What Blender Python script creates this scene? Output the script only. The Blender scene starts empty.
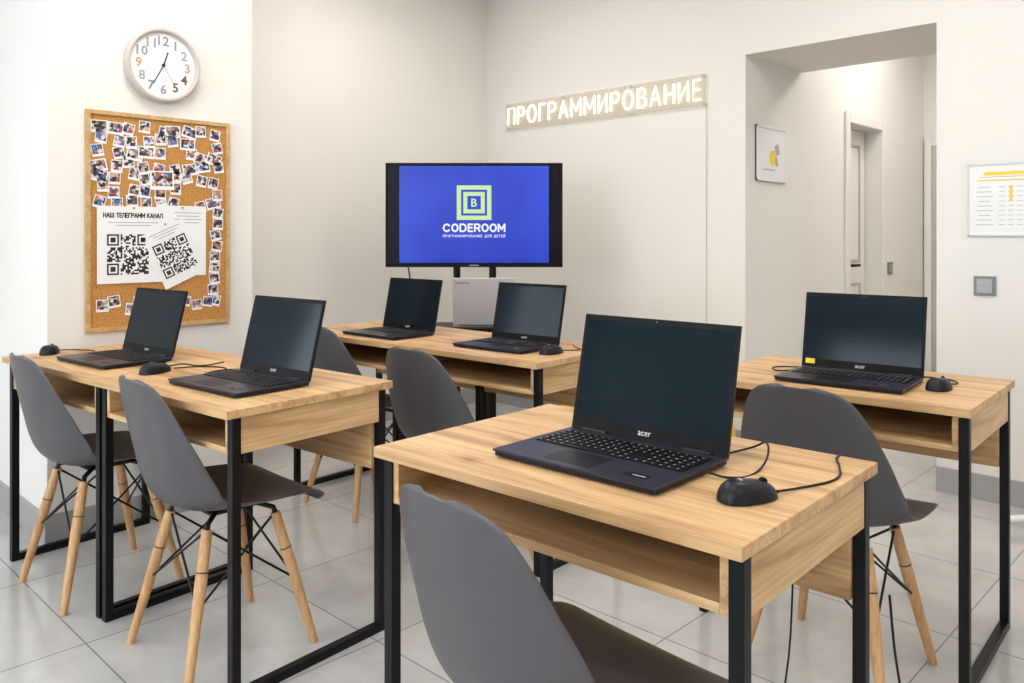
import bpy, math, random
from mathutils import Vector, Matrix
random.seed(7)
sc=bpy.context.scene
COL=sc.collection
sc.view_settings.view_transform='Standard'
sc.view_settings.look='None'
sc.view_settings.exposure=0.0

# ---------------------------------------------------------------- materials
def mat(name,col,rough=0.5,metal=0.0,emit=None,es=0.0,spec=0.5):
    m=bpy.data.materials.new(name); m.use_nodes=True
    b=m.node_tree.nodes['Principled BSDF']
    b.inputs['Base Color'].default_value=(*col,1)
    b.inputs['Roughness'].default_value=rough
    b.inputs['Metallic'].default_value=metal
    b.inputs['Specular IOR Level'].default_value=spec
    if emit:
        b.inputs['Emission Color'].default_value=(*emit,1)
        b.inputs['Emission Strength'].default_value=es
    return m
def nodes(m): return m.node_tree.nodes, m.node_tree.links, m.node_tree.nodes['Principled BSDF']
def ramp(N,stops):
    r=N.new('ShaderNodeValToRGB'); e=r.color_ramp.elements
    while len(e)<len(stops): e.new(0.5)
    for i,(p,c) in enumerate(stops):
        e[i].position=p; e[i].color=(*c,1)
    return r
def wood(name,scale,c1,c2,c3,rough=0.45,knots=False):
    m=mat(name,c1,rough); N,L,B=nodes(m)
    tc=N.new('ShaderNodeTexCoord'); mp=N.new('ShaderNodeMapping'); mp.inputs['Scale'].default_value=scale
    L.new(tc.outputs['Object'],mp.inputs['Vector'])
    n=N.new('ShaderNodeTexNoise'); n.inputs['Scale'].default_value=1.0; n.inputs['Detail'].default_value=7; n.inputs['Distortion'].default_value=1.1
    L.new(mp.outputs[0],n.inputs['Vector'])
    r=ramp(N,[(0.32,c3),(0.46,c2),(0.60,c1)]); L.new(n.outputs['Fac'],r.inputs[0])
    mp2=N.new('ShaderNodeMapping'); mp2.inputs['Scale'].default_value=[s*9 if s>5 else s*2 for s in scale]
    L.new(tc.outputs['Object'],mp2.inputs['Vector'])
    n2=N.new('ShaderNodeTexNoise'); n2.inputs['Scale'].default_value=1.0; n2.inputs['Detail'].default_value=3
    L.new(mp2.outputs[0],n2.inputs['Vector'])
    r2=ramp(N,[(0.35,(0.76,0.72,0.66)),(0.6,(1,1,1))]); L.new(n2.outputs['Fac'],r2.inputs[0])
    mx=N.new('ShaderNodeMixRGB'); mx.blend_type='MULTIPLY'; mx.inputs[0].default_value=0.8
    L.new(r.outputs[0],mx.inputs[1]); L.new(r2.outputs[0],mx.inputs[2])
    out=mx
    if knots:
        mp3=N.new('ShaderNodeMapping'); mp3.inputs['Scale'].default_value=(1.7,4.2,4.2)
        n3=N.new('ShaderNodeTexNoise'); n3.inputs['Scale'].default_value=6
        L.new(tc.outputs['Object'],n3.inputs['Vector'])
        ad=N.new('ShaderNodeVectorMath'); ad.operation='MULTIPLY_ADD'; ad.inputs[1].default_value=(.12,.05,.05)
        L.new(n3.outputs['Color'],ad.inputs[0]); L.new(tc.outputs['Object'],ad.inputs[2]); L.new(ad.outputs[0],mp3.inputs['Vector'])
        vo=N.new('ShaderNodeTexVoronoi'); vo.inputs['Scale'].default_value=1.5; L.new(mp3.outputs[0],vo.inputs['Vector'])
        r3=ramp(N,[(0.02,(0.42,0.30,0.22)),(0.07,(0.75,0.66,0.58)),(0.16,(1,1,1))]); L.new(vo.outputs['Distance'],r3.inputs[0])
        m3=N.new('ShaderNodeMixRGB'); m3.blend_type='MULTIPLY'; m3.inputs[0].default_value=0.9
        L.new(mx.outputs[0],m3.inputs[1]); L.new(r3.outputs[0],m3.inputs[2]); out=m3
    L.new(out.outputs[0],B.inputs['Base Color'])
    bp=N.new('ShaderNodeBump'); bp.inputs['Strength'].default_value=0.06; bp.inputs['Distance'].default_value=0.002
    L.new(n2.outputs['Fac'],bp.inputs['Height']); L.new(bp.outputs[0],B.inputs['Normal'])
    return m
OAK=((0.70,0.46,0.235),(0.60,0.37,0.175),(0.40,0.22,0.09))
M_oak=wood('oak_laminate',(1.4,13,13),*OAK,knots=True)
M_oak_end=wood('oak_laminate_end',(13,1.8,13),*OAK)
M_beech=wood('beech_dowel',(14,14,2.0),(0.66,0.39,0.19),(0.60,0.335,0.155),(0.51,0.27,0.12),0.5)
M_pine=wood('pine_frame',(14,14,14),(0.64,0.42,0.19),(0.58,0.36,0.155),(0.52,0.31,0.125),0.5)
def paint(name,col,bump=0.03):
    m=mat(name,col,0.75,spec=0.25); N,L,B=nodes(m)
    tc=N.new('ShaderNodeTexCoord'); n=N.new('ShaderNodeTexNoise'); n.inputs['Scale'].default_value=60; n.inputs['Detail'].default_value=4
    L.new(tc.outputs['Object'],n.inputs['Vector'])
    bp=N.new('ShaderNodeBump'); bp.inputs['Strength'].default_value=bump; bp.inputs['Distance'].default_value=0.003
    L.new(n.outputs['Fac'],bp.inputs['Height']); L.new(bp.outputs[0],B.inputs['Normal'])
    return m
M_wall=paint('wall_paint',(0.80,0.775,0.735))
M_ceil=paint('ceiling_paint',(0.85,0.85,0.84))
M_base=mat('baseboard_tile',(0.36,0.355,0.35),0.4)
# floor tiles
M_floor=mat('porcelain_tile',(0.6,0.6,0.6),0.13,spec=0.6)
N,L,B=nodes(M_floor)
tc=N.new('ShaderNodeTexCoord'); mp=N.new('ShaderNodeMapping'); mp.inputs['Location'].default_value=(0.12,0.27,0)
L.new(tc.outputs['Object'],mp.inputs['Vector'])
bk=N.new('ShaderNodeTexBrick'); bk.offset=0; bk.inputs['Scale'].default_value=1; bk.inputs['Brick Width'].default_value=0.6; bk.inputs['Row Height'].default_value=0.6
bk.inputs['Mortar Size'].default_value=0.0025; bk.inputs['Mortar Smooth'].default_value=0.1; bk.inputs['Bias'].default_value=0
bk.inputs['Color1'].default_value=(0.55,0.54,0.52,1); bk.inputs['Color2'].default_value=(0.59,0.58,0.56,1); bk.inputs['Mortar'].default_value=(0.27,0.265,0.26,1)
L.new(mp.outputs[0],bk.inputs['Vector'])
n=N.new('ShaderNodeTexNoise'); n.inputs['Scale'].default_value=2.6; n.inputs['Detail'].default_value=9; n.inputs['Roughness'].default_value=0.65
L.new(tc.outputs['Object'],n.inputs['Vector'])
r=ramp(N,[(0.32,(0.76,0.76,0.76)),(0.65,(1.04,1.04,1.04))]); L.new(n.outputs['Fac'],r.inputs[0])
mx=N.new('ShaderNodeMixRGB'); mx.blend_type='MULTIPLY'; mx.inputs[0].default_value=0.9
L.new(bk.outputs['Color'],mx.inputs[1]); L.new(r.outputs[0],mx.inputs[2]); L.new(mx.outputs[0],B.inputs['Base Color'])
bp=N.new('ShaderNodeBump'); bp.invert=True; bp.inputs['Strength'].default_value=0.3; bp.inputs['Distance'].default_value=0.002
L.new(bk.outputs['Fac'],bp.inputs['Height']); L.new(bp.outputs[0],B.inputs['Normal'])
# cork
M_cork=mat('cork',(0.6,0.33,0.12),0.9,spec=0.1); N,L,B=nodes(M_cork)
tc=N.new('ShaderNodeTexCoord'); n=N.new('ShaderNodeTexNoise'); n.inputs['Scale'].default_value=160; n.inputs['Detail'].default_value=5
L.new(tc.outputs['Object'],n.inputs['Vector'])
r=ramp(N,[(0.35,(0.40,0.175,0.042)),(0.5,(0.53,0.26,0.075)),(0.68,(0.60,0.32,0.115))]); L.new(n.outputs['Fac'],r.inputs[0]); L.new(r.outputs[0],B.inputs['Base Color'])
# printed snapshots
M_snap=mat('snapshot_print',(0.2,0.2,0.2),0.4); N,L,B=nodes(M_snap)
tc=N.new('ShaderNodeTexCoord'); vo=N.new('ShaderNodeTexVoronoi'); vo.inputs['Scale'].default_value=80
L.new(tc.outputs['Object'],vo.inputs['Vector'])
sp=N.new('ShaderNodeSeparateColor'); L.new(vo.outputs['Color'],sp.inputs[0])
r=ramp(N,[(0.0,(0.02,0.02,0.03)),(0.24,(0.10,0.09,0.10)),(0.38,(0.42,0.20,0.12)),(0.50,(0.06,0.14,0.40)),(0.60,(0.50,0.07,0.07)),(0.66,(0.55,0.40,0.30)),(0.80,(0.65,0.65,0.68))])
r.color_ramp.interpolation='CONSTANT'
L.new(sp.outputs[0],r.inputs[0]); L.new(r.outputs[0],B.inputs['Base Color'])
M_paper=mat('white_paper',(0.84,0.84,0.84),0.7,spec=0.2)
M_ink=mat('black_ink',(0.012,0.012,0.014),0.6)
M_greyink=mat('grey_ink',(0.38,0.38,0.39),0.6)
M_yelink=mat('yellow_ink',(0.85,0.62,0.05),0.6)
M_oraink=mat('orange_ink',(0.60,0.36,0.20),0.6)
M_brnink=mat('brown_ink',(0.18,0.08,0.05),0.6)
M_steel=mat('black_powder_steel',(0.004,0.004,0.0045),0.4,spec=0.22)
M_shell=mat('grey_polypropylene',(0.080,0.075,0.083),0.40,spec=0.45)
M_wire=mat('black_wire',(0.006,0.006,0.006),0.35,spec=.3)
M_lap=mat('laptop_black_plastic',(0.008,0.008,0.011),0.38,spec=.25)
M_deck=mat('laptop_deck',(0.026,0.023,0.038),0.33,spec=.35)
M_key=mat('laptop_keys',(0.004,0.004,0.005),0.5,spec=.2)
M_keymark=mat('key_legend',(0.5,0.5,0.5),0.5)
M_bezel=mat('laptop_bezel',(0.003,0.003,0.0035),0.5,spec=.15)
M_scr=mat('laptop_screen_glass',(0.002,0.009,0.015),0.10,spec=0.15)
M_silver=mat('silver_plastic',(0.50,0.50,0.53),0.35,0.2)
M_logo=mat('silver_logo',(0.7,0.7,0.7),0.3)
M_cable=mat('cable_rubber',(0.006,0.006,0.006),0.5,spec=.3)
M_white=mat('white_plastic',(0.82,0.82,0.82),0.4)
M_pframe=mat('picture_frame_white',(0.66,0.66,0.66),0.4)
M_switch=mat('grey_plastic',(0.36,0.37,0.39),0.35,0.2)
M_switch2=mat('grey_plastic_frame',(0.20,0.21,0.22),0.35,0.2)
M_door=mat('door_white',(0.80,0.77,0.72),0.45)
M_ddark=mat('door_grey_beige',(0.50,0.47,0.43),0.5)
M_chrome=mat('chrome',(0.6,0.6,0.6),0.2,1.0)
M_blue=mat('tv_blue',(0,0,0),0.3,emit=(0.030,0.042,0.56),es=1.0)
N,L,B=nodes(M_blue)
tc=N.new('ShaderNodeTexCoord'); gr=N.new('ShaderNodeTexNoise'); gr.inputs['Scale'].default_value=1.6
L.new(tc.outputs['Object'],gr.inputs['Vector'])
r=ramp(N,[(0.3,(0.009,0.022,0.40)),(0.7,(0.018,0.075,0.72))]); L.new(gr.outputs['Fac'],r.inputs[0]); L.new(r.outputs[0],B.inputs['Emission Color'])
M_lime=mat('tv_lime',(0,0,0),0.3,emit=(0.60,0.82,0.38),es=1.0)
M_tvw=mat('tv_white',(0,0,0),0.3,emit=(0.9,0.9,0.95),es=1.0)
M_tvk=mat('tv_black_glass',(0.003,0.003,0.004),0.25,spec=.2)
M_neon=mat('neon_tube',(0.9,0.9,0.9),0.4,emit=(1.0,0.92,0.76),es=1.9)
M_acr=mat('acrylic_backing',(0.70,0.62,0.48),0.2,spec=0.3); nodes(M_acr)[2].inputs['Alpha'].default_value=0.32
M_yel=mat('yellow_fabric',(0.70,0.47,0.02),0.8)
M_panel=mat('added_light_diffuser',(0.9,0.9,0.9),0.5,emit=(1.0,0.955,0.90),es=15.8)  # glowing face of the added, unseen ceiling panels

# ---------------------------------------------------------------- mesh builder
class MB:
    def __init__(s): s.v=[];s.f=[];s.m=[];s.sm=[];s.mats=[]
    def mi(s,m):
        if m not in s.mats: s.mats.append(m)
        return s.mats.index(m)
    def add(s,vs,fs,m,M=None,smooth=False):
        o=len(s.v)
        for p in vs:
            p=Vector(p)
            if M is not None: p=M@p
            s.v.append(tuple(p))
        k=s.mi(m)
        for f in fs:
            s.f.append([i+o for i in f]); s.m.append(k); s.sm.append(smooth)
    def box(s,c,sz,m,M=None):
        x,y,z=[a/2 for a in sz]; cx,cy,cz=c
        vs=[(cx+i*x,cy+j*y,cz+k*z) for i in(-1,1) for j in(-1,1) for k in(-1,1)]
        s.add(vs,[(0,1,3,2),(4,6,7,5),(0,4,5,1),(2,3,7,6),(0,2,6,4),(1,5,7,3)],m,M)
    def span(s,a,b,m,M=None):
        s.box([(a[i]+b[i])/2 for i in range(3)],[abs(b[i]-a[i]) for i in range(3)],m,M)
    def tube(s,pts,rs,m,n=10,M=None,caps=True,smooth=True):
        pts=[Vector(p) for p in pts]
        if not isinstance(rs,(list,tuple)): rs=[rs]*len(pts)
        vs=[];fs=[];up=None
        for i,p in enumerate(pts):
            if i==0: t=pts[1]-p
            elif i==len(pts)-1: t=p-pts[i-1]
            else: t=(pts[i+1]-p).normalized()+(p-pts[i-1]).normalized()
            if t.length<1e-9: t=Vector((0,0,1))
            t.normalize()
            if up is None:
                up=Vector((0,0,1)) if abs(t.z)<0.9 else Vector((1,0,0))
            a=(up-t*up.dot(t)).normalized(); b=t.cross(a); up=a
            for k in range(n):
                th=2*math.pi*k/n
                vs.append(p+(a*math.cos(th)+b*math.sin(th))*rs[i])
        for i in range(len(pts)-1):
            for k in range(n):
                k2=(k+1)%n
                fs.append((i*n+k,i*n+k2,(i+1)*n+k2,(i+1)*n+k))
        s.add(vs,fs,m,M,smooth)
        if caps:
            o=(len(pts)-1)*n
            s.add(vs,[tuple(range(n))[::-1],tuple(o+k for k in range(n))],m,M)
    def rect(s,M,cx,cy,w,h,m,z=0.0005,rot=0):
        R=Matrix.Translation((cx,cy,z))@Matrix.Rotation(rot,4,'Z')
        s.add([(-w/2,-h/2,0),(w/2,-h/2,0),(w/2,h/2,0),(-w/2,h/2,0)],[(0,1,2,3)],m,M@R)
    def disc(s,M,cx,cy,r,m,z=0.0,n=48,depth=0):
        vs=[(cx+r*math.cos(2*math.pi*k/n),cy+r*math.sin(2*math.pi*k/n),z) for k in range(n)]
        s.add(vs,[tuple(range(n))],m,M)
        if depth:
            vb=[(a,b,c-depth) for a,b,c in vs]
            s.add(vs+vb,[(k,k+n,(k+1)%n+n,(k+1)%n) for k in range(n)],m,M,True)
    def mesh(s,name):
        me=bpy.data.meshes.new(name); me.from_pydata(s.v,[],s.f)
        for m in s.mats: me.materials.append(m)
        for p,k,q in zip(me.polygons,s.m,s.sm): p.material_index=k; p.use_smooth=q
        me.update(); return me
    def obj(s,name,loc=(0,0,0),rot=0,bevel=0,seg=2,parent=None):
        return place(s.mesh(name),name,loc,rot,bevel,seg,parent)
def place(me,name,loc=(0,0,0),rot=0,bevel=0,seg=2,parent=None):
    o=bpy.data.objects.new(name,me); COL.objects.link(o)
    o.location=loc; o.rotation_euler=(0,0,rot)
    if bevel:
        b=o.modifiers.new('bev','BEVEL'); b.width=bevel; b.segments=seg; b.limit_method='ANGLE'; b.angle_limit=math.radians(50)
    if parent: o.parent=parent
    return o
def empty(name,loc,rot=0):
    e=bpy.data.objects.new(name,None); COL.objects.link(e); e.location=loc; e.rotation_euler=(0,0,rot); e.empty_display_size=0.1
    return e
def plane(o,right,up):
    r=Vector(right);u=Vector(up);n=r.cross(u)
    M=Matrix.Identity(4)
    for i in range(3): M[i][0]=r[i];M[i][1]=u[i];M[i][2]=n[i];M[i][3]=o[i]
    return M
_tc={}
def text(mb,M,body,cx,cy,m,width=None,height=None,z=0.0008,rot=0,bold=0):
    key=(body,bold)
    if key not in _tc:
        cu=bpy.data.curves.new('t','FONT'); cu.body=body; cu.resolution_u=3; cu.offset=bold
        if bold: cu.space_character=1.1
        ob=bpy.data.objects.new('t',cu); COL.objects.link(ob); bpy.context.view_layer.update()
        dg=bpy.context.evaluated_depsgraph_get()
        me=bpy.data.meshes.new_from_object(ob.evaluated_get(dg))
        _tc[key]=([tuple(v.co) for v in me.vertices],[tuple(p.vertices) for p in me.polygons])
        bpy.data.objects.remove(ob)
    vs,fs=_tc[key]
    if not vs: return
    x0=min(v[0] for v in vs);x1=max(v[0] for v in vs);y0=min(v[1] for v in vs);y1=max(v[1] for v in vs)
    k=width/(x1-x0) if width else height/(y1-y0)
    ky=height/(y1-y0) if height else k
    vv=[((a-(x0+x1)/2)*k,(b-(y0+y1)/2)*ky,0) for a,b,c in vs]
    mb.add(vv,fs,m,M@Matrix.Translation((cx,cy,z))@Matrix.Rotation(rot,4,'Z'))
GL={
'П':(.6,[[(0,0),(0,1),(.6,1),(.6,0)]]),
'Р':(.6,[[(0,0),(0,1),(.42,1),(.57,.9),(.6,.74),(.57,.58),(.42,.48),(0,.48)]]),
'О':(.74,[[(.37+.37*math.cos(a*math.pi/8+math.pi/2),.5+.5*math.sin(a*math.pi/8+math.pi/2)) for a in range(17)]]),
'Г':(.5,[[(0,0),(0,1),(.5,1)]]),
'А':(.7,[[(0,0),(.35,1),(.7,0)],[(.12,.33),(.58,.33)]]),
'М':(.8,[[(0,0),(0,1),(.4,.3),(.8,1),(.8,0)]]),
'И':(.62,[[(0,1),(0,0),(.62,1),(.62,0)]]),
'Й':(.62,[[(0,1),(0,0),(.62,1),(.62,0)],[(.2,1.25),(.31,1.15),(.42,1.25)]]),
'В':(.6,[[(0,0),(0,1),(.4,1),(.53,.9),(.53,.63),(.4,.53),(0,.53)],[(.4,.53),(.6,.4),(.6,.13),(.42,0),(0,0)]]),
'Н':(.62,[[(0,0),(0,1)],[(.62,0),(.62,1)],[(0,.5),(.62,.5)]]),
'Е':(.5,[[(.5,1),(0,1),(0,0),(.5,0)],[(0,.52),(.44,.52)]]),
'Д':(.75,[[(0,-.18),(0,0),(.75,0),(.75,-.18)],[(.1,0),(.22,1),(.64,1),(.64,0)]]),
'Л':(.65,[[(0,0),(.17,1),(.65,1),(.65,0)]]),
'Я':(.6,[[(.6,0),(.6,1),(.18,1),(.02,.87),(.02,.62),(.18,.48),(.6,.48)],[(.3,.48),(0,0)]]),
'Т':(.6,[[(0,1),(.6,1)],[(.3,1),(.3,0)]]),
'Ш':(.85,[[(0,1),(0,0),(.85,0),(.85,1)],[(.42,1),(.42,0)]]),
'К':(.58,[[(0,0),(0,1)],[(.55,1),(0,.45)],[(.15,.58),(.58,0)]]),
'C':(.8,[[(.74,.82),(.55,.97),(.36,1),(.12,.85),(0,.5),(.12,.15),(.36,0),(.55,.03),(.74,.18)]]),
'D':(.75,[[(0,0),(0,1),(.4,1),(.65,.85),(.75,.5),(.65,.15),(.4,0),(0,0)]]),
'R':(.65,[[(0,0),(0,1),(.42,1),(.6,.9),(.63,.72),(.58,.55),(.42,.45),(0,.45)],[(.35,.45),(.65,0)]]),
' ':(.3,[]),
}
GL['O']=GL['О']; GL['E']=GL['Е']; GL['M']=GL['М']
def strokes(s,width,height,gap=.26):
    tot=sum(GL[c][0] for c in s)+gap*(len(s)-1)
    k=width/tot; x=-tot/2; out=[]
    for c in s:
        w,ls=GL[c]
        for l in ls: out.append([((x+a)*k,(b-.5)*height) for a,b in l])
        x+=w+gap
    return out
def stroke_text(mb,M,s,cx,cy,width,height,th,m,z=0.0008,gap=.26):
    for l in strokes(s,width,height,gap):
        for (a,b),(c,d) in zip(l,l[1:]):
            ln=math.hypot(c-a,d-b); an=math.atan2(d-b,c-a)
            mb.rect(M,cx+(a+c)/2,cy+(b+d)/2,ln+th*.8,th,m,z,an)

# ---------------------------------------------------------------- room shell
H=2.9
PX=0.764; PY0=-3.107; PY1=-2.256
DX0,DX1,DH,DT=2.04,3.013,2.19,0.70
def simple(name,spans,m,bevel=0):
    mb=MB()
    for a,b in spans: mb.span(a,b,m)
    return mb.obj(name,bevel=bevel)
simple('floor',[((-1.2,-8.2,-0.1),(7.2,3.2,0))],M_floor)
simple('ceiling',[((-1.2,-8.2,H),(7.2,3.2,H+0.1))],M_ceil)
simple('wall_back',[((-0.2,0,0),(DX0,DT,H)),((DX1,0,0),(7.2,DT,H)),((DX0,0,DH),(DX1,DT,H))],M_wall)
simple('wall_left',[((-0.2,PY1,0),(0,0,H))],M_wall)
simple('wall_pillar',[((-0.8,PY0,0),(PX,PY1,H))],M_wall)
wr=(1.6,4.6)
simple('wall_rear',[((-1.0,-8.2,0),(wr[0],-8.0,H)),((wr[1],-8.2,0),(7.2,-8.0,H)),((wr[0],-8.2,0),(wr[1],-8.0,.85)),((wr[0],-8.2,2.6),(wr[1],-8.0,H))],M_wall)
simple('wall_right',[((7.0,-8.0,0),(7.2,0,H))],M_wall)
wins=[(-7.7,-5.3)]
a,b=wins[0]
simple('wall_window',[((-1.0,-8,0),(-0.8,PY0,0.85)),((-1.0,-8,2.6),(-0.8,PY0,H)),
   ((-1.0,b,0.85),(-0.8,PY0,2.6)),((-1.0,-8,0.85),(-0.8,a,2.6))],M_wall)
t=.06
mb=MB()
for (p,q) in [((a,0.85),(b,0.91)),((a,2.54),(b,2.6)),((a,.91),(a+t,2.54)),((b-t,.91),(b,2.54)),(((a+b)/2-t/2,.91),((a+b)/2+t/2,2.54))]:
    mb.span((-0.95,p[0],p[1]),(-0.88,q[0],q[1]),M_white)
mb.obj('window_1',bevel=0.004)
a,b=wr; mb=MB()
for (p,q) in [((a,0.85),(b,0.91)),((a,2.54),(b,2.6)),((a,.91),(a+t,2.54)),((b-t,.91),(b,2.54)),(((a+b)/2-t/2,.91),((a+b)/2+t/2,2.54))]:
    mb.span((p[0],-8.15,p[1]),(q[0],-8.08,q[1]),M_white)
mb.obj('window_2',bevel=0.004)
# corridor beyond the opening
DA,DB=1.44,2.03
simple('wall_corridor_left',[((1.74,DT,0),(DX0-0.005,DA,H)),((1.74,DB,0),(DX0-0.005,3.0,H)),((1.74,DA,1.96),(DX0-0.005,DB,H)),((1.60,DT,0),(1.74,3.0,H))],M_wall)
simple('wall_corridor_end',[((1.6,3.0,0),(5.2,3.2,H))],M_wall)
simple('wall_corridor_right',[((5.0,DT,0),(5.2,3.0,H))],M_wall)
mb=MB() # inner door leaf
lx_=1.925
mb.span((1.885,DA+.005,0.005),(lx_,DB-.005,1.955),M_door)
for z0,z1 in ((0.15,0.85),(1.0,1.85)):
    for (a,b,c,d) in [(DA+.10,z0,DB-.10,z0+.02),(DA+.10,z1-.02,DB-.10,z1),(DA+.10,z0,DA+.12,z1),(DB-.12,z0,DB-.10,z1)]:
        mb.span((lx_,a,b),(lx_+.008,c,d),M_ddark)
hy=1.70
mb.tube([(lx_,hy,.98),(lx_+.05,hy,.98),(lx_+.05,hy+.1,.98)],.010,M_steel)
mb.box((lx_+.004,hy,.95),(.008,.03,.16),M_steel)
mb.obj('door_1',bevel=0.003)
mb=MB() # casing
for (a,b,c,d) in [(DA-.07,0,DA,2.03),(DB,0,DB+.07,2.03),(DA,1.96,DB,2.03)]:
    mb.span((DX0-.005,a,b),(DX0+.014,c,d),M_door)
mb.obj('trim_1',bevel=0.004)
mb=MB()
mb.span((2.05,2.965,0),(2.10,2.995,1.98),M_door); mb.span((2.9,2.965,0),(2.97,2.995,1.98),M_door); mb.span((2.10,2.965,1.92),(2.9,2.995,1.98),M_door)
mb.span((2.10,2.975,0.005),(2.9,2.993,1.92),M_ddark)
mb.obj('door_2',bevel=0.003)
bh=0.115; bt=0.012
simple('baseboard_back',[((0,-bt,0),(DX0,0,bh)),((DX1,-bt,0),(7,0,bh))],M_base,0.002)
simple('baseboard_left',[((0,PY1,0),(bt,-bt,bh))],M_base,0.002)
simple('baseboard_pillar',[((PX,PY0-bt,0),(PX+bt,PY1,bh)),((-0.8,PY0-bt,0),(PX,PY0,bh))],M_base,0.002)
simple('baseboard_passage',[((DX0,0,0),(DX0+bt,DA-.07,bh)),((DX0,DB+.07,0),(DX0+bt,2.96,bh))],M_base,0.002)

# ---------------------------------------------------------------- desks
def desk_mesh(W,D):
    mb=MB(); Hh=0.75; t=0.022; L=0.025; ix=0.008; iy=0.022
    mb.span((-W,0,Hh-t),(0,D,Hh),M_oak)
    zb=0.632; st=0.016
    a=-W+ix+L; b=-ix-L
    for x in (-W+ix,-ix-L):
        mb.span((x,iy,0),(x+L,iy+L,Hh-t),M_steel)
        mb.span((x,D-iy-L,0),(x+L,D-iy,Hh-t),M_steel)
        mb.span((x,iy+L,0),(x+L,D-iy-L,L),M_steel)
    mb.span((b,iy+L,zb),(b+L-0.002,D-iy-L,Hh-t),M_oak_end)
    mb.span((-W+ix+0.002,iy+L,zb),(a,D-iy-L,Hh-t),M_oak_end)
    mb.span((b-st,iy+.004,zb),(b,D-.06,Hh-t),M_oak_end)
    mb.span((a,iy+.004,zb),(a+st,D-.06,Hh-t),M_oak_end)
    mb.span((a+st,iy+.004,zb),(b-st,D-.06,zb+st),M_oak)
    mb.span((a,D-.06,0.49),(b,D-.044,Hh-t),M_oak)
    return mb.mesh('desk_mesh')
dm_big=desk_mesh(0.825,0.58); dm=desk_mesh(0.738,0.56); dm_b=desk_mesh(0.755,0.56); dm_mid=desk_mesh(0.78,0.57)
R=math.radians
def desk(me,x,y,r): return place(me,'school_desk',(x,y,0),R(r),0.0015,2)
def nxt(x,y,r,W): return (x-W*math.cos(R(r)),y-W*math.sin(R(r)))
desk(dm_big,3.658,-3.058,2.2)
DLx,DLy=2.296,-3.145
desk(dm,DLx,DLy,5)
x,y=nxt(DLx,DLy,5,0.740); desk(dm,x,y,5)
desk(dm_b,2.335,-2.035,2.6)
x,y=nxt(2.335,-2.035,2.6,0.757); desk(dm_b,x,y,2.6)
desk(dm_mid,3.630,-1.830,2.6)

# ---------------------------------------------------------------- chairs
def lerp_rows(rows,n):
    out=[]; m=len(rows)-1
    for i in range(n):
        t=i/(n-1)*m; k=min(int(t),m-1); f=t-k
        p0=rows[max(k-1,0)];p1=rows[k];p2=rows[k+1];p3=rows[min(k+2,m)]
        out.append([0.5*((2*b)+(-a+c)*f+(2*a-5*b+4*c-d)*f*f+(-a+3*b-3*c+d)*f**3) for a,b,c,d in zip(p0,p1,p2,p3)])
    return out
rows=[(.222,.400,.150,.0),(.222,.422,.185,.002),(.175,.440,.208,.008),(.08,.438,.222,.02),(-.02,.428,.228,.038),(-.11,.428,.230,.06),
 (-.175,.455,.228,.078),(-.208,.515,.222,.078),(-.226,.59,.208,.062),(-.242,.66,.188,.046),(-.256,.728,.162,.032),(-.266,.774,.132,.022),(-.271,.797,.095,.014),(-.273,.805,.045,.010)]
mb=MB(); nv=40; nu=21; P=lerp_rows(rows,nv); vs=[]; fs=[]
for i in range(nv):
    a=P[max(i-1,0)];b=P[min(i+1,nv-1)]; ty,tz=b[0]-a[0],b[1]-a[1]; l=math.hypot(ty,tz); ty/=l;tz/=l
    ny,nz=tz,-ty
    for j in range(nu):
        s=-1+2*j/(nu-1)
        c=P[i][3]*abs(s)**2.4
        vs.append((P[i][2]*s,P[i][0]+ny*c,P[i][1]+nz*c))
for i in range(nv-1):
    for j in range(nu-1):
        q=i*nu+j; fs.append((q,q+1,q+nu+1,q+nu))
mb.add(vs,fs,M_shell,None,True); shell_me=mb.mesh('shell')
mb=MB()
legs=[(sx,sy) for sx in(-1,1) for sy in(-1,1)]
def lp(sx,sy,z):
    t=1-z/0.395
    return Vector((sx*(.115+.075*t),sy*(.10+.09*t)-.005,z))
for sx,sy in legs:
    mb.tube([lp(sx,sy,0),lp(sx,sy,.05),lp(sx,sy,.25),lp(sx,sy,.385)],[.011,.0125,.0165,.0145],M_beech,14)
leg_me=mb.mesh('legs')
mb=MB()
for sx,sy in legs:
    mb.tube([lp(sx,sy,.375),lp(sx,sy,.40),(sx*.07,sy*.06,.412)],.008,M_wire,8)
    mb.tube([lp(sx,sy,.28),lp(sx,sy,.283)],.0168,M_wire,12)
mb.box((0,0,.410),(.17,.16,.006),M_wire)
pairs=[((-1,-1),(1,-1)),((1,-1),(1,1)),((1,1),(-1,1)),((-1,1),(-1,-1))]
for A,Bq in pairs:
    mb.tube([lp(*A,.385),lp(*Bq,.19)],.0036,M_wire,6)
    mb.tube([lp(*Bq,.385),lp(*A,.19)],.0036,M_wire,6)
wire_me=mb.mesh('wire_bracing')
def chair(x,y,r):
    e=empty('dining_chair',(x,y,0),R(r))
    s=place(shell_me,'seat_shell',parent=e)
    sd=s.modifiers.new('sol','SOLIDIFY'); sd.thickness=.007; sd.offset=0
    sb=s.modifiers.new('sub','SUBSURF'); sb.levels=1; sb.render_levels=1
    place(leg_me,'legs',parent=e); place(wire_me,'bracing',parent=e)
    return e
chair(3.330,-3.055,-5)
chair(1.962,-2.985,0)
chair(1.245,-3.07,2)
chair(2.035,-2.105,2)
chair(1.22,-1.945,0)
chair(3.305,-1.855,0)

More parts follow.
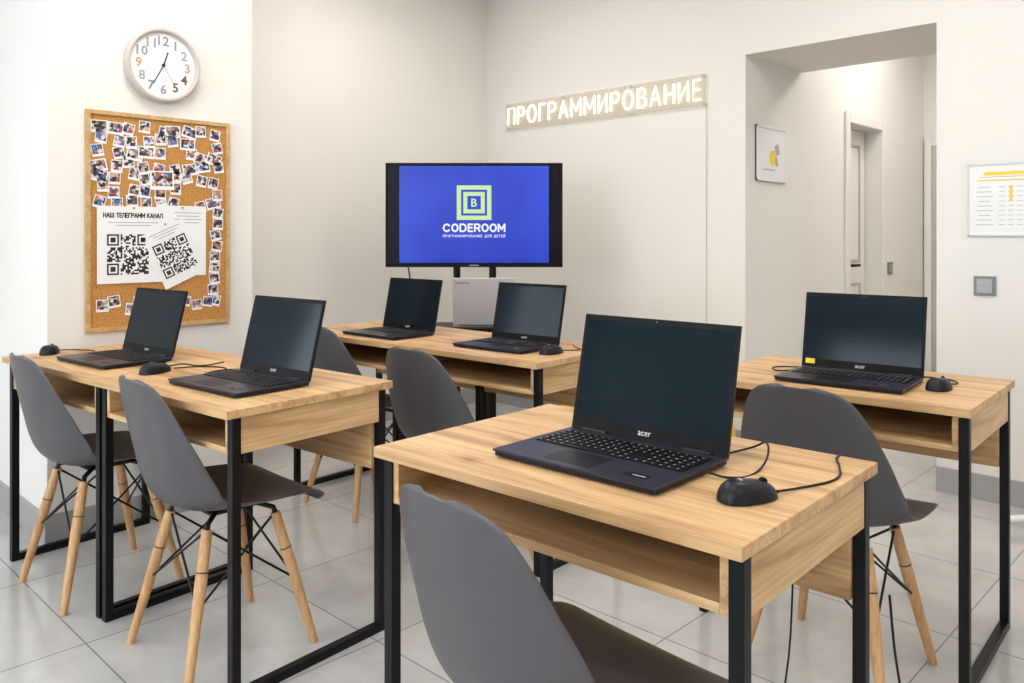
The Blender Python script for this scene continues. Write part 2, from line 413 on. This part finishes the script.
# ---------------------------------------------------------------- laptops
def laptop_mesh(tilt=13,sticker=False):
    mb=MB(); W,D=.364,.248
    mb.box((0,0,.0075),(W-.006,D-.006,.009),M_lap)
    mb.box((0,0,.0135),(W,D,.004),M_deck)
    zt=.0155
    x0,x1=-.165,.165; ncol=19; pw=(x1-x0)/ncol; ph=.0178; ytop=.088
    mb.box((0,ytop-ph*3+.003,zt+.0003),(x1-x0+.006,ph*6+.004,.0006),M_key)
    for r_ in range(6):
        c=0
        while c<ncol:
            w=1
            if r_==5 and c==4: w=6
            if r_ in(3,4) and c==12: w=2
            if c+w>ncol: w=ncol-c
            hh=ph*(.62 if r_==0 else .84)
            cx=x0+(c+w/2)*pw; cy=ytop-r_*ph-ph/2
            mb.box((cx,cy,zt+.0013),(pw*w-.0026,hh,.0018),M_key)
            if w==1: mb.box((cx-.0022,cy+.0015,zt+.00225),(.0035,.0035,.0001),M_keymark)
            c+=w
    mb.box((-.02,-.068,zt+.0002),(.106,.075,.0004),M_lap)
    mb.box((.12,-.085,zt+.0002),(.05,.02,.0003),M_key); mb.box((.125,-.085,zt+.0004),(.026,.003,.0002),M_keymark)
    for x in(-.12,.12): mb.tube([(x-.03,D/2-.006,.016),(x+.03,D/2-.006,.016)],.005,M_lap,10)
    for x in(-.15,.15):
        for y in(-.1,.1): mb.box((x,y,.0015),(.02,.01,.003),M_key)
    Lm=Matrix.Translation((0,D/2-.004,.0165))@Matrix.Rotation(-R(tilt),4,'X')
    LH=.242
    mb.box((0,.003,LH/2),(W,.006,LH),M_lap,Lm)
    F=Lm@plane((0,0,0),(1,0,0),(0,0,1))
    mb.box((0,-.0006,LH/2),(W-.003,.0012,LH-.003),M_bezel,Lm)
    mb.rect(F,0,LH/2+.007,.348,.203,M_scr,.0014)
    text(mb,F,'acer',0,.0125,M_logo,width=.030,z=.0015)
    mb.disc(F,0,LH-.006,.0012,M_keymark,.0015,12)
    if sticker: mb.rect(F,-.155,.018,.03,.016,M_yelink,.0016)
    return mb.mesh('laptop')
lm=laptop_mesh(12); lm2=laptop_mesh(11,True); lm3=laptop_mesh(14)
def laptop(me,x,y,r,s=1):
    o=place(me,'laptop',(x,y,.7505),R(r),.001,2); o.scale=(s,s,s); return o
laptop(lm,3.255,-2.838,1.5,1.04)
laptop(lm3,1.980,-2.95,5,.985)
laptop(lm3,1.232,-3.03,6,.97)
laptop(lm,1.32,-1.90,3,.96)
laptop(lm,1.978,-1.825,4,.965)
laptop(lm2,3.250,-1.645,5,1.0)

# mice
mb=MB(); vs=[];fs=[]; nr=12;ns=24
for i in range(nr+1):
    ph=i/nr*math.pi/2
    for k in range(ns):
        th=2*math.pi*k/ns
        cx=math.cos(th);cy=math.sin(th)
        ex=math.copysign(abs(cx)**.8,cx); ey=math.copysign(abs(cy)**.85,cy)
        r_=math.cos(ph)**.55 if i<nr else 0
        x=.031*ex*r_*(1-.10*ey); y=.055*ey*r_
        vs.append((x,y,.032*math.sin(ph)*(1-.18*(y/.055))+.001))
for i in range(nr):
    for k in range(ns):
        k2=(k+1)%ns; fs.append((i*ns+k,i*ns+k2,(i+1)*ns+k2,(i+1)*ns+k))
mb.add(vs,fs,M_lap,None,True)
mb.add(vs[:ns],[tuple(range(ns))[::-1]],M_lap)
mb.tube([(-.003,.03,.026),(.003,.03,.026)],.008,M_key,14)
mb.tube([(0,.05,.008),(0,.062,.006)],.003,M_cable,8)
mb.box((0,-.015,.0353),(.012,.003,.0006),M_keymark)
mouse_me=mb.mesh('mouse')
def mouse(x,y,r): return place(mouse_me,'computer_mouse',(x,y,.7502),R(r))
mouse(3.562,-2.86,-25)
mouse(1.585,-3.03,20)
mouse(.875,-3.13,60)
mouse(2.22,-1.825,0)
mouse(3.485,-1.58,0)

def cable(name,pts,r=.0022):
    cu=bpy.data.curves.new(name,'CURVE'); cu.dimensions='3D'; cu.bevel_depth=r; cu.bevel_resolution=2; cu.resolution_u=8
    s=cu.splines.new('BEZIER'); s.bezier_points.add(len(pts)-1)
    for b,p in zip(s.bezier_points,pts):
        b.co=p; b.handle_left_type=b.handle_right_type='AUTO'
    cu.materials.append(M_cable)
    o=bpy.data.objects.new(name,cu); COL.objects.link(o); return o
T=.7528
cable('mouse_cable',[(3.588,-2.804,T+.004),(3.60,-2.75,T),(3.625,-2.65,T),(3.60,-2.575,T),(3.57,-2.515,T),(3.562,-2.472,T-.01),(3.56,-2.455,.66),(3.56,-2.455,.5)])
cable('power_cable',[(3.446,-2.80,T+.008),(3.48,-2.78,T),(3.50,-2.70,T),(3.47,-2.61,T+.03),(3.43,-2.59,T+.01),(3.40,-2.65,T),(3.41,-2.68,T)])
cable('power_cable',[(3.45,-2.44,.62),(3.45,-2.46,.35),(3.50,-2.62,.05),(3.66,-2.75,.004)])
cable('power_cable',[(3.651,-2.46,.49),(3.655,-2.45,.40),(3.69,-2.50,.25),(3.67,-2.60,.02)],.0025)
cable('mouse_cable',[(1.57,-2.965,T+.003),(1.585,-2.88,T),(1.685,-2.84,T),(1.745,-2.92,T),(1.785,-2.86,T),(1.807,-2.9,T+.01)])
cable('power_cable',[(1.80,-2.92,T+.008),(1.755,-2.95,T),(1.705,-2.88,T),(1.745,-2.80,T),(1.845,-2.76,T),(1.885,-2.70,T)])
cable('mouse_cable',[(.82,-3.10,T+.003),(.85,-3.03,T),(.96,-3.0,T),(1.03,-3.06,T),(1.055,-3.05,T+.01)],.002)
cable('power_cable',[(1.412,-2.97,T+.008),(1.485,-2.96,T),(1.485,-2.90,T),(1.565,-2.87,T),(1.545,-2.78,T)])
cable('mouse_cable',[(2.22,-1.76,T+.003),(2.24,-1.68,T),(2.18,-1.64,T),(2.13,-1.59,T)])
cable('mouse_cable',[(3.485,-1.516,T+.003),(3.50,-1.46,T),(3.46,-1.41,T),(3.38,-1.41,T)])
cable('power_cable',[(3.068,-1.60,T+.008),(3.01,-1.61,T),(2.97,-1.55,T),(3.04,-1.48,T),(3.08,-1.38,T)])
cable('power_cable',[(1.14,-1.86,T+.008),(1.09,-1.85,T),(1.06,-1.78,T),(1.12,-1.7,T)])

# ---------------------------------------------------------------- television on mobile stand
tv=empty('television_stand',(.983,-1.058,0),R(44.03))
mb=MB(); cz=1.305; W,Hh=.972,.572
mb.box((0,.02,cz),(W,.03,Hh),M_tvk); mb.box((0,.05,cz-.03),(W*.7,.04,Hh*.65),M_steel)
F=plane((0,.005,cz),(1,0,0),(0,0,1))
for (a,b,w,h) in [(0,Hh/2-.006,W,.012),(0,-Hh/2+.01,W,.02),(-W/2+.006,0,.012,Hh),(W/2-.006,0,.012,Hh)]:
    mb.rect(F,a,b,w,h,M_bezel,.001)
mb.rect(F,0,.004,.82,.532,M_blue,.0012)
gx,gy=0,.068
for w,m,z in ((.19,M_lime,.0016),(.142,M_blue,.0018),(.118,M_lime,.002),(.074,M_blue,.0022)):
    mb.rect(F,gx,gy,w,w,m,z)
text(mb,F,'B',gx,gy,M_lime,height=.045,z=.0024,bold=.02)
stroke_text(mb,F,'CODEROOM',0,-.070,.335,.038,.0095,M_tvw,.0018,.33)
stroke_text(mb,F,'ПРОГРАММИРОВАНИЕ ДЛЯ ДЕТЕЙ',0,-.115,.34,.012,.0024,M_tvw,.0018,.45)
mb.rect(F,0,-Hh/2+.01,.05,.006,M_greyink,.0014)
mb.obj('screen',parent=tv,bevel=0)
mb=MB()
for x in(-.10,.10):
    mb.tube([(x,.09,.09),(x,.09,1.45)],.02,M_steel,14)
mb.box((0,.075,1.33),(.42,.012,.3),M_steel)
mb.box((0,.09,.09),(.72,.05,.03),M_steel)
for x in(-.34,.34):
    mb.box((x,.02,.09),(.04,.62,.03),M_steel)
    for y in(-.27,.31):
        mb.tube([(x-.012,y,.032),(x+.012,y,.032)],.032,M_wire,16)
        mb.box((x,y,.066),(.03,.03,.022),M_steel)
mb.box((0,-.05,.70),(.42,.32,.012),M_steel)
mb.box((0,.075,.68),(.24,.03,.05),M_steel)
mb.obj('stand',parent=tv,bevel=.002)
# silver laptop on the stand shelf, lid back toward the room
mb=MB()
mb.box((0,-.06,.009),(.325,.225,.016),M_silver)
Lm=Matrix.Translation((0,-.172,.016))@Matrix.Rotation(R(5),4,'X')
mb.box((0,-.004,.125),(.325,.008,.25),M_silver,Lm)
mb.tube([(-.13,-.172,.016),(.13,-.172,.016)],.008,M_switch2,10)
F=Lm@plane((0,-.008,0),(1,0,0),(0,0,1))
text(mb,F,'Lenovo',-.112,.225,M_ink,width=.07,z=.0005,bold=.01)
a=R(44.03); lx,ly=.983,-1.058
mb.obj('laptop',(lx+.060*math.cos(a),ly+.060*math.sin(a),.7065),a,bevel=.004)
cable('display_cable',[(.983-.16,-1.058-.33,1.03),(.95,-1.48,.92),(.96,-1.52,.80),(1.02,-1.50,.755)],.004)

# ---------------------------------------------------------------- neon sign
mb=MB(); sx0,sx1,sz0,sz1=.232,1.789,1.962,2.090
cx,cz=(sx0+sx1)/2,(sz0+sz1)/2
for x in(sx0-.0,sx0+.5,sx1-.5,sx1+.0):
    for z in(sz0-.02,sz1+.015):
        mb.tube([(x,-.0,z),(x,-.030,z)],.005,M_chrome,12)
mb.box((cx,-.022,cz),(sx1-sx0+.03,.003,sz1-sz0+.055),M_acr)
for l in strokes('ПРОГРАММИРОВАНИЕ',sx1-sx0-.02,sz1-sz0-.015,.36):
    mb.tube([(cx+a,-.031,cz+b) for a,b in l],.0060,M_neon,8)
mb.obj('neon_sign')
cu=cable('sign_cable',[(1.80,-.006,1.95),(1.80,-.006,1.5),(1.80,-.006,.9),(1.80,-.006,.13)],.0025)
cu.data.materials[0]=mat('white_cable',(.6,.6,.6),.5)

# ---------------------------------------------------------------- cork board
bd=empty('cork_notice_board',(PX,-2.673,1.2495))
mb=MB(); BW,BH=.602,.889; F=plane((0,0,0),(0,1,0),(0,0,1)); fr=.017
mb.span((0.001,-BW/2+fr,-BH/2+fr),(.012,BW/2-fr,BH/2-fr),M_cork)
for a,b in [((.001,-BW/2,-BH/2),(.02,-BW/2+fr,BH/2)),((.001,BW/2-fr,-BH/2),(.02,BW/2,BH/2)),((.001,-BW/2+fr,-BH/2),(.02,BW/2-fr,-BH/2+fr)),((.001,-BW/2+fr,BH/2-fr),(.02,BW/2-fr,BH/2))]:
    mb.span(a,b,M_pine)
mb.obj('frame',parent=bd,bevel=.001)
mb=MB(); zc=.0125; k=0
def snap(x,y,w=.05,h=.058,r=0):
    global k
    k+=1; z=zc+.0004*(k%9)
    mb.rect(F,x,y,w,h,M_paper,z,r)
    mb.add([(-w*.43,-h*.30,0),(w*.43,-h*.30,0),(w*.43,h*.43,0),(-w*.43,h*.43,0)],[(0,1,2,3)],M_snap,F@Matrix.Translation((x,y,z+.0002))@Matrix.Rotation(r,4,'Z'))
for row in range(7):
    for c in range(9):
        x=-.245+c*.060+random.uniform(-.014,.014); y=.39-row*.052+random.uniform(-.014,.014)
        if random.random()<.12 or x>.262: continue
        big=random.random()<.25
        snap(x,y,.066 if big else .046,.050 if big else .050,random.uniform(-.3,.3))
snap(.0,.175,.10,.08,0.02)
for i in range(9):
    snap(.235+random.uniform(-.012,.012),.04-i*.048,.048,.048,random.uniform(-.25,.25))
for i in range(6):
    snap(-.235+i*.05+random.uniform(-.01,.01),-.345+random.uniform(-.02,.02),.048,.05,random.uniform(-.25,.25))
for i in range(4): snap(.05+i*.05,-.36+random.uniform(0,.03),.045,.045,random.uniform(-.2,.2))
mb.obj('snapshots',parent=bd)
mb=MB()
def qr(M,s,z):
    n=25; q=s/n
    def fnd(i,j):
        return (i<8 and j<8) or (i<8 and j>=n-8) or (i>=n-8 and j<8)
    for i in range(n):
        for j in range(n):
            if not fnd(i,j) and random.random()<.5:
                mb.rect(M,-s/2+(i+.5)*q,s/2-(j+.5)*q,q*1.02,q*1.02,M_ink,z)
    for (i,j) in((0,0),(n-7,0),(0,n-7)):
        cx=-s/2+(i+3.5)*q; cy=s/2-(j+3.5)*q
        mb.rect(M,cx,cy,7*q,7*q,M_ink,z); mb.rect(M,cx,cy,5*q,5*q,M_paper,z+.0002); mb.rect(M,cx,cy,3*q,3*q,M_ink,z+.0004)
z0=.017
mb.rect(F,.085,-.08,.21,.30,M_paper,z0,0)
mb.rect(F,-.118,-.095,.285,.315,M_paper,z0+.0008,0)
stroke_text(mb,F,'НАШ ТЕЛЕГРАММ КАНАЛ',-.118,.025,.235,.017,.004,M_ink,z0+.0012)
for i in range(2): mb.rect(F,-.118,-.004-.012*i,.2-.06*i,.003,M_greyink,z0+.0012)
qr(F@Matrix.Translation((-.14,-.135,0)),.165,z0+.0012)
G=F@Matrix.Translation((.05,-.135,.0016))@Matrix.Rotation(R(24),4,'Z')
mb.rect(G,0,0,.19,.25,M_paper,z0)
qr(G@Matrix.Translation((0,-.01,0)),.15,z0+.0006)
for i in range(3): mb.rect(G,0,.108-.012*i,.14-.03*i,.003,M_greyink,z0+.0006)
for i in range(4): mb.rect(F,.11,.04-.014*i,.12-.02*(i%2),.003,M_greyink,z0+.0006)
for (a,b) in((-.118,.055),(.085,.062),(.01,-.01)):
    mb.tube([F@Vector((a,b,z0)),F@Vector((a,b,z0+.008))],.005,M_oraink,10)
mb.obj('notices',parent=bd)

# ---------------------------------------------------------------- wall clock
mb=MB(); F=plane((PX,-2.671,1.91),(0,1,0),(0,0,1)); rr=.157
prof=[(rr,0.001),(rr,.03),(rr-.004,.038),(rr-.012,.040),(rr-.018,.036),(rr-.022,.022)]
n=64; vs=[];fs=[]
for r_,z in prof:
    for q in range(n): vs.append((r_*math.cos(2*math.pi*q/n),r_*math.sin(2*math.pi*q/n),z))
for i in range(len(prof)-1):
    for q in range(n):
        q2=(q+1)%n; fs.append((i*n+q,i*n+q2,(i+1)*n+q2,(i+1)*n+q))
M_cring=mat('clock_ring',(0.55,0.50,0.47),.4)
mb.add(vs,fs,M_cring,F,True)
mb.disc(F,0,0,rr-.02,M_paper,.022)
M_num=mat('clock_grey_ink',(.30,.29,.30),.6)
cols=[M_num,M_num,M_greyink,M_oraink,M_brnink,M_brnink,M_num,M_num,M_greyink,M_oraink,M_num,M_num]
for i in range(1,13):
    an=math.pi/2-i*math.pi/6
    text(mb,F,str(i),.102*math.cos(an),.102*math.sin(an),cols[i%12],height=.040,z=.0228,bold=.03)
for L_,w_,an in((.065,.006,math.pi/2-R(18)),(.1,.004,math.pi/2-R(208)),(.09,.0015,math.pi/2-R(150))):
    mb.rect(F,L_*.42*math.cos(an),L_*.42*math.sin(an),L_,w_,M_ink,.0255,an)
mb.disc(F,0,0,.007,M_ink,.027,16,.005)
mb.obj('wall_clock')

# ---------------------------------------------------------------- framed prints + switches
mb=MB(); x0,x1,z0,z1=3.146,3.42,1.19,1.514
F=plane(((x0+x1)/2,0,(z0+z1)/2),(1,0,0),(0,0,1)); w,h=x1-x0,z1-z0
mb.box((0,0,.003),(w,h,.006),M_paper,F)
for a,b,c,d in((0,h/2-.003,w,.006),(0,-h/2+.003,w,.006),(-w/2+.003,0,.006,h),(w/2-.003,0,.006,h)): mb.box((a,b,.005),(c,d,.010),M_pframe,F)
M_lgrey=mat('light_grey_ink',(.45,.45,.46),.6)
mb.rect(F,.01,h/2-.045,.16,.016,M_yelink,.0065); mb.rect(F,0,h/2-.075,.20,.006,M_yelink,.0065)
mb.rect(F,.0,h/2-.06,.18,.003,M_lgrey,.0065)
for i in range(9):
    mb.rect(F,-.07,h/2-.105-i*.021,.05+.02*(i%3)*.5,.003,M_lgrey,.0065)
    for j in range(3): mb.rect(F,.0+j*.035,h/2-.105-i*.021,.024,.0025,M_lgrey,.0065)
mb.rect(F,.035,h/2-.135,.012,.07,M_yelink,.0068)
mb.obj('framed_certificate')
mb=MB(); F=plane((DX0,.29,1.66),(0,1,0),(0,0,1)); w,h=.36,.315
mb.box((0,0,.005),(w,h,.01),M_paper,F)
for a,b,c,d in((0,h/2-.006,w,.012),(0,-h/2+.006,w,.012),(-w/2+.006,0,.012,h),(w/2-.006,0,.012,h)): mb.box((a,b,.008),(c,d,.016),M_white,F)
mb.disc(F,.02,-.02,.045,M_yelink,.0105,24); mb.rect(F,.07,.03,.05,.06,M_greyink,.0106,.4); mb.rect(F,-.03,-.09,.14,.006,M_greyink,.0105)
mb.rect(F,.06,-.04,.03,.05,M_oraink,.0108,.2)
mb.obj('framed_poster',bevel=.001)
def switch(F,name):
    mb=MB(); mb.box((0,0,.005),(.088,.088,.010),M_switch2,F); mb.box((0,0,.009),(.062,.062,.010),M_switch,F)
    mb.box((0,0,.0145),(.062,.0015,.0008),M_switch2,F); mb.obj(name,bevel=.002)
switch(plane((3.215,0,.965),(1,0,0),(0,0,1)),'light_switch')
switch(plane((DX0-.005,2.22,.95),(0,1,0),(0,0,1)),'light_switch')

# ---------------------------------------------------------------- yellow bean bag
mb=MB(); vs=[];fs=[]; nr=20;ns=40
for i in range(nr+1):
    ph=-math.pi/2+math.pi*i/nr
    for q in range(ns):
        th=2*math.pi*q/ns
        r_=.46*max(math.cos(ph),0)**.6*(1+.03*math.sin(5*th)+.02*math.sin(9*th+1))
        z=.20+.20*math.copysign(abs(math.sin(ph))**.9,math.sin(ph))+ (.05*math.cos(th-2) if ph>0 else 0)*math.sin(max(ph,0))
        vs.append((r_*math.cos(th),r_*math.sin(th),max(z,0.0)))
for i in range(nr):
    for q in range(ns):
        q2=(q+1)%ns; fs.append((i*ns+q,i*ns+q2,(i+1)*ns+q2,(i+1)*ns+q))
mb.add(vs,fs,M_yel,None,True); mb.obj('bean_bag',(1.86,-.74,0))

# ---------------------------------------------------------------- rolling whiteboard (mostly out of frame right)
mb=MB()
for x in(3.85,4.75):
    mb.tube([(x,-.45,.08),(x,-.45,1.95)],.018,M_white,14)
    mb.tube([(x,-.75,.08),(x,-.15,.08)],.016,M_white,12)
mb.tube([(3.40,-.47,.075),(3.85,-.45,.20)],.016,M_white,12)
mb.tube([(3.85,-.45,.25),(4.75,-.45,.25)],.014,M_white,12)
for (x,y) in((3.40,-.48),(3.85,-.75),(3.85,-.15),(4.75,-.75),(4.75,-.15)):
    mb.tube([(x-.01,y,.028),(x+.01,y,.028)],.028,M_wire,16); mb.box((x,y,.06),(.022,.022,.02),M_steel)
mb.box((4.3,-.475,1.4),(1.0,.02,.8),M_white)
mb.obj('mobile_whiteboard')

# ---------------------------------------------------------------- lighting
for x in(1.0,3.2,5.4):
    for y in(-1.4,-3.6,-6.6):
        if x==1.0 and y==-3.6: x_,y_=1.6,-2.9
        else: x_,y_=x,y
        mb=MB(); mb.box((0,0,.012),(.62,.62,.024),M_white); mb.box((0,0,-.002),(.58,.58,.006),M_panel)
        mb.obj('added_ceiling_light',(x_,y_,H-.024))  # unseen panels added overhead to light the room
for x in (2.7,4.0):
    mb=MB(); mb.box((0,0,.012),(.62,.62,.024),M_white); mb.box((0,0,-.002),(.58,.58,.006),M_panel)
    mb.obj('added_ceiling_light',(x,1.6,H-.024))  # unseen panels added to brighten the corridor
def wl(loc,rot,sx,e):
    l=bpy.data.lights.new('window_daylight','AREA'); l.shape='RECTANGLE'; l.size=sx; l.size_y=1.7; l.energy=e; l.color=(.80,.90,1.0)
    o=bpy.data.objects.new('window_daylight',l); COL.objects.link(o); o.location=loc; o.rotation_euler=rot
wl((-1.06,-6.5,1.72),(math.pi/2,0,-math.pi/2),2.4,70)
wl((3.1,-8.26,1.72),(math.pi/2,0,0),3.0,130)
w=bpy.data.worlds.new('World'); sc.world=w; w.use_nodes=True
w.node_tree.nodes['Background'].inputs[0].default_value=(.8,.9,1,1); w.node_tree.nodes['Background'].inputs[1].default_value=1.0

cam=bpy.data.cameras.new('camera'); co=bpy.data.objects.new('camera',cam); COL.objects.link(co)
cam.sensor_width=36; cam.lens=810/1024*36; cam.shift_y=-105.5/1024; cam.clip_start=.02
co.location=(4.219,-4.106,1.19); co.rotation_euler=(math.pi/2,0,R(44.03))
sc.camera=co
